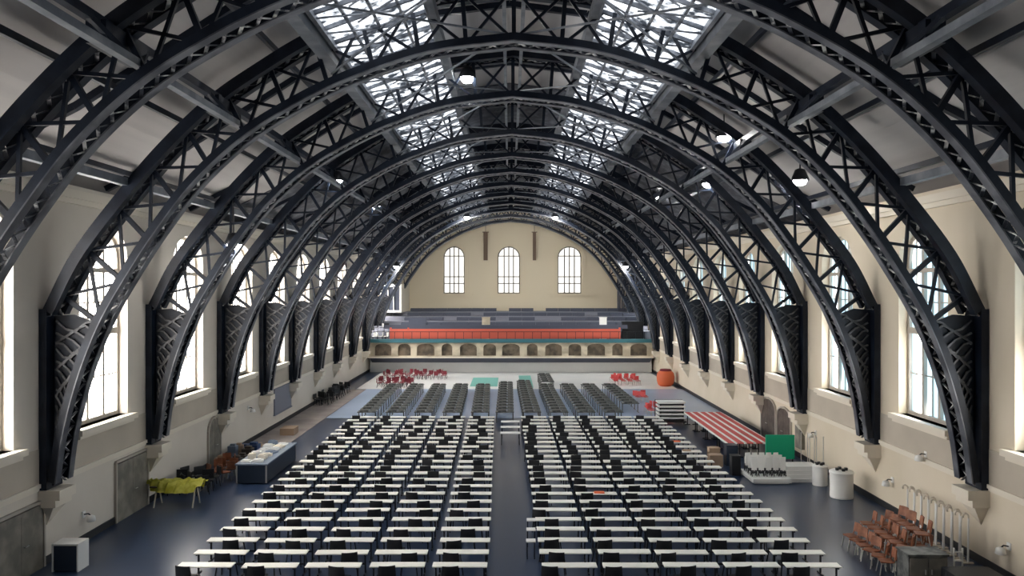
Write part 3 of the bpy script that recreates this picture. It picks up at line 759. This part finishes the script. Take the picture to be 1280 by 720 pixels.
# cardboard boxes and a black case
def carton(name, x, y, w, d, h, m, lab, cat='box'):
    o = thing(name, lab, cat, (x, y, 0))
    obj('body', box(B(), -w / 2, w / 2, -d / 2, d / 2, 0, h), m, o)
    bm = B(); box(bm, -w / 2 - .02, w / 2 + .02, -d / 2 - .02, 0 - .01, h, h + .02); box(bm, -w / 2 - .02, w / 2 + .02, .01, d / 2 + .02, h, h + .02); obj('flap', bm, m, o)
    return o
carton('cardboard_box', 11.2, 43.6, .7, .6, .6, 'card', 'open cardboard box beside the red tables, left one')
carton('cardboard_box', 11.35, 44.5, .6, .5, .8, 'card', 'taller cardboard box behind the left one, beside the red tables')
carton('black_case', 11.7, 41.5, .45, .5, 1.0, 'black', 'black upright case left of the white folded chairs', 'case')
carton('black_case', 12.1, 43.8, .6, .6, 1.1, 'navy', 'dark blue case under the front of the red tables', 'case')
# white trays
for k in range(4):
    bm = B(); box(bm, -.75, .75, -.5, .5, 0, .16); box(bm, -.8, .8, -.55, .55, .16, .2)
    tag(obj('plastic_tray', bm, 'whitep', loc=(14.55 + .03 * (k % 2), 40.3, k * .2)), 'white plastic tray beside the white drums, %s from the bottom of its stack' % ORD[k + 1], 'tray', 'stacked white trays')
# drums
def drum(x, y, r, h, lab):
    o = thing('white_drum', lab, 'drum', (x, y, 0))
    obj('body', lathe(B(), [(r * .96, 0), (r, .06), (r * .98, h * .5), (r, h * .92), (r * 1.03, h * .94)], 24), 'whitep', o, smooth=True)
    obj('lid', lathe(B(), [(r * 1.05, h * .94), (r * 1.05, h), (r * .9, h + .05)], 24), 'whitep', o, smooth=True)
    bm = B()
    for k in range(4): a = k * 1.57; box(bm, r * .4 * math.cos(a) - .06, r * .4 * math.cos(a) + .06, r * .4 * math.sin(a) - .06, r * .4 * math.sin(a) + .06, h + .05, h + .17)
    obj('knob', bm, 'metal', o)
drum(15.35, 37.0, .52, 1.2, 'large white lidded drum on the dark floor by the right wall')
drum(15.25, 39.3, .36, .95, 'smaller white lidded drum behind the large one')
ps = None
for i in range(6):
    lab = 'thin tall white pole on a round base by the green board, %s from the left' % ORD[i + 1]
    p = (15.3 + (i % 3) * .35, 40.8 + (i // 3) * 1.2, 0)
    lab = 'thin tall white pole by the green board, %s row, %s from the left' % (ORD[i // 3 + 1], ORD[i % 3 + 1])
    if ps is None:
        ps = thing('pole_stand', lab, 'stand', p, group='thin white pole stands')
        obj('base', lathe(B(), [(.14, 0), (.14, .03), (.04, .06)], 12), 'whitep', ps); obj('pole', bar(B(), (0, 0, .05), (0, 0, 2.1), .045, n=8), 'chrome', ps)
    else: dup(ps, p, 0, lab)
# hooked white posts along the right wall
hp = None
for i in range(16):
    y = 28.1 + i * .27; lab = 'white post with a hooked top leaning along the right wall, %s from the near end' % ORD[i + 1]
    p = (16.1 - (i % 2) * .12, y, 0)
    if hp is None:
        hp = thing('hooked_post', lab, 'post', p, group='white hooked posts along the right wall')
        obj('foot', box(B(), -.18, .18, -.05, .05, 0, .05), 'trim', hp)
        obj('shaft', bar(B(), (0, 0, .05), (.02, 0, 1.6), .07, n=8), 'whitep', hp)
        obj('hook', tube(B(), [(.02, 0, 1.6), (.0, .02, 1.72), (-.1, .04, 1.76), (-.17, .05, 1.68), (-.15, .05, 1.6)], .035), 'trim', hp)
    else: dup(hp, p, random.uniform(-.4, .4), lab)
# brown chairs heap
bch = None
for j in range(6):
    for i in range(3):
        for z in (0, 1, 2):
            if z and (i == 0) or z == 2 and (i != 2 or j > 3): continue
            lab = 'brown wooden chair %s, near right corner, %s row, %s from left' % (('on the floor', 'stacked on top', 'third in its stack')[z], ORD[j + 1], ORD[i + 1])
            p = (12.75 + i * .6, 27.1 + j * .55, z * .46)
            if bch is None: bch = make_chair('brown_chair', lab, brc, p, 1.4, 'brown wooden chairs crowded in the right corner')
            else: dup(bch, p, 1.5 + random.uniform(-.5, .5), lab)
cb = thing('metal_cabinet', 'dark grey wheeled metal cabinet in front of the brown chairs', 'cabinet', (13.35, 25.9, 0))
obj('body', box(box(B(), -.62, .62, -.38, .38, .1, 1.12), -.66, .66, -.42, .42, 1.12, 1.18), 'grey', cb)
for s in (-1, 1):
    d_ = obj('door', box(B(), min(.02 * s, .58 * s), max(.02 * s, .58 * s), -.41, -.38, .15, 1.05), 'gdoor', cb); obj('handle', box(B(), s * .1 - .015, s * .1 + .015, -.45, -.41, .55, .7), 'chrome', d_)
for sx in (-.5, .5):
    for sy in (-.28, .28): obj('caster', lathe(B(), [(.05, 0), (.06, .05), (.04, .1)], 10), 'black', cb, loc=(sx, sy, 0))
rk = thing('white_rack', 'small white ladder rack right of the metal cabinet', 'rack', (14.55, 25.95, 0))
bm = B()
for s in (-.14, .14): bar(bm, (s, 0, 0), (s, 0, 1.25), .04)
obj('upright', bm, 'whitep', rk)
for k in range(4): obj('rung', bar(B(), (-.14, 0, .3 + k * .27), (.14, 0, .3 + k * .27), .035), 'whitep', rk)
# black covered table near the corner
bt = thing('covered_table', 'black cloth-covered table at the near right corner', 'table', (14.4, 24.9, 0))
obj('tabletop', box(B(), -.7, .7, -.4, .4, .8, .84), 'metal', bt)
bm = B(); n = 28; top = []; bot = []
for k in range(n):
    a = 2 * math.pi * k / n; cx_ = .74 * max(-1, min(1, 1.5 * math.cos(a))); cy_ = .44 * max(-1, min(1, 1.5 * math.sin(a)))
    top.append(bm.verts.new((cx_, cy_, .86))); w = 1.06 + .05 * math.sin(k * 2.6); bot.append(bm.verts.new((cx_ * w, cy_ * w, .12)))
for k in range(n): bm.faces.new((top[k], top[(k + 1) % n], bot[(k + 1) % n], bot[k]))
bm.faces.new(top); obj('table_cloth', bm, 'black', bt)
for sx in (-.6, .6):
    for sy in (-.3, .3): obj('leg', bar(B(), (sx, sy, 0), (sx, sy, .8), .04), 'metal', bt)

# ---------------------------------------------------------------- left side objects
bx_ = thing('equipment_case', 'long dark navy equipment case with a blue-grey lid on the left floor', 'case', (-12.75, 42.2, 0))
obj('body', box(B(), -.75, .75, -2.7, 2.7, .05, .92), 'navy', bx_); obj('lid', box(B(), -.8, .8, -2.76, 2.76, .92, 1.0), 'lid', bx_, bev=.01)
bm = B()
for x in (-.75, .7): 
    for y in (-2.7, 2.66): box(bm, x - .01, x + .06, y - .01, y + .05, .05, .92)
obj('corner_strip', bm, 'chrome', bx_)
bm = B()
for x in (-.6, .6):
    for y in (-2.4, 0, 2.4): box(bm, x - .05, x + .05, y - .05, y + .05, 0, .05)
obj('foot', bm, 'black', bx_)
for i in range(14):
    a, b = i % 2, i // 2; bm = B(); w = .16 + .1 * random.random(); d = .16 + .12 * random.random(); h = .06 + .2 * random.random()
    box(bm, -w, w, -d, d, 0, h); box(bm, -w * .8, w * .6, -d * .8, d * .5, h, h + .05)
    t = obj('paper_pile', bm, random.choice(['whitep', 'whitep', 'trim', 'lid']), loc=(-13.1 + a * .55, 39.95 + b * .72, 1.0)); t.rotation_euler = (0, 0, random.uniform(-.6, .6))
    tag(t, 'pale pile of papers on the dark case, %s column, %s from the front' % (('left', 'right')[a], ORD[b + 1]), 'papers', 'paper piles on the dark case')
for i in range(10):
    bm = B(); w = .2 + .15 * random.random(); h = .3 + .5 * random.random()
    box(bm, -w, w, -w, w, 0, h); box(bm, -w * .5, w * .7, -w * .6, w * .5, h, h + .12)
    tag(obj('storage_box', bm, random.choice(['blue', 'dwood', 'card', 'tier', 'lid']), loc=(-15.6 + (i % 2) * .85, 43.2 + (i // 2) * .95, .02 if i > 5 else 0)),
        'storage box by the left wall beside the dark case, %s row, %s one' % (ORD[i // 2 + 1], ('wall-side', 'aisle-side')[i % 2]), 'box', 'boxes by the left wall')
carton('cardboard_box', -14.6, 53.0, .9, 1.2, .45, 'card', 'flat cardboard box on the taupe runner')['label']
# yellow cloth over a trestle
yt = thing('trestle_table', 'trestle table under the yellow cloth by the left wall', 'table', (-14.85, 35.6, 0))
obj('tabletop', box(B(), -1.0, 1.1, -.4, .4, .88, .92), 'dwood', yt)
for s in (-.8, .9):
    for t in (-1, 1): obj('leg', bar(B(), (s, t * .42, 0), (s, t * .1, .88), .05), 'trim', yt)
bm = B(); nx, ny = 18, 8; g = []
for i in range(nx + 1):
    row = []
    for j in range(ny + 1):
        u = -1 + 2 * i / nx; v = -1 + 2 * j / ny
        w = (.75 * (1 - max(0, -u) ** 1.5 * .92)) * (1 if u < .5 else 1 - (u - .5) * .7)
        z = .98 + .10 * math.sin(i * 1.7) * math.sin(j * 1.3) + .16 * (1 - v * v) - (.28 * max(0, abs(v) - .55) * 2 if abs(u) < .8 else 0)
        row.append(bm.verts.new((u * 1.28, v * w + .06 * math.sin(i * 2.1), z)))
    g.append(row)
for i in range(nx):
    for j in range(ny): bm.faces.new((g[i][j], g[i + 1][j], g[i + 1][j + 1], g[i][j + 1]))
r_ = bmesh.ops.solidify(bm, geom=bm.faces[:], thickness=.02)
yc = tag(obj('yellow_cloth', bm, 'yellow', loc=(-14.85, 35.6, 0)), 'crumpled yellow cloth spread over the trestle by the left wall', 'cloth')
# white open box at the near left
wb = thing('white_locker', 'small white locker with a dark open front at the near left wall', 'locker', (-15.15, 27.6, 0))
bm = B(); box(bm, -.45, -.40, -.35, .35, 0, .9); box(bm, .40, .45, -.35, .35, 0, .9); box(bm, -.45, .45, -.35, .35, .9, .95); box(bm, -.4, .4, .3, .35, 0, .9); obj('shell', bm, 'whitep', wb)
obj('door', box(B(), -.39, .39, -.33, -.3, .04, .88), 'navy', wb)

# teal mats
for i, (x0, x1, y0, y1, lab) in enumerate(((-3.9, -1.2, 78.5, 86, 'teal mat lying on the pale floor, left of the middle'), (1.0, 2.3, 77.5, 88, 'narrow teal mat on the pale floor, right of the middle'))):
    bm = B(); box(bm, x0, x1, y0, y1, .02, .05); box(bm, x0 + .1, x1 - .1, y0 + .1, y1 - .1, .05, .055); tag(obj('floor_mat', bm, 'tealm'), lab, 'mat', 'teal floor mats')

# ---------------------------------------------------------------- world, camera
w = bpy.data.worlds.new('World'); SC.world = w; w.use_nodes = True
w.node_tree.nodes['Background'].inputs[0].default_value = (.75, .85, 1, 1); w.node_tree.nodes['Background'].inputs[1].default_value = 1.0
cam = bpy.data.cameras.new('Camera'); co = bpy.data.objects.new('Camera', cam); COL.objects.link(co)
co.location = (0, 0, H); co.rotation_euler = (math.pi / 2, 0, 0)
cam.sensor_width = 36; cam.lens = 36 * F / 1280; cam.shift_x = (640 - CX) / 1280; cam.clip_end = 300
SC.camera = co
SC.view_settings.view_transform = 'Standard'; SC.view_settings.look = 'None'; SC.view_settings.gamma = 1; SC.view_settings.use_curve_mapping = False
SC.view_settings.exposure = 2.12
SC.cycles.max_bounces = 8; SC.cycles.diffuse_bounces = 5; SC.cycles.use_denoising = True
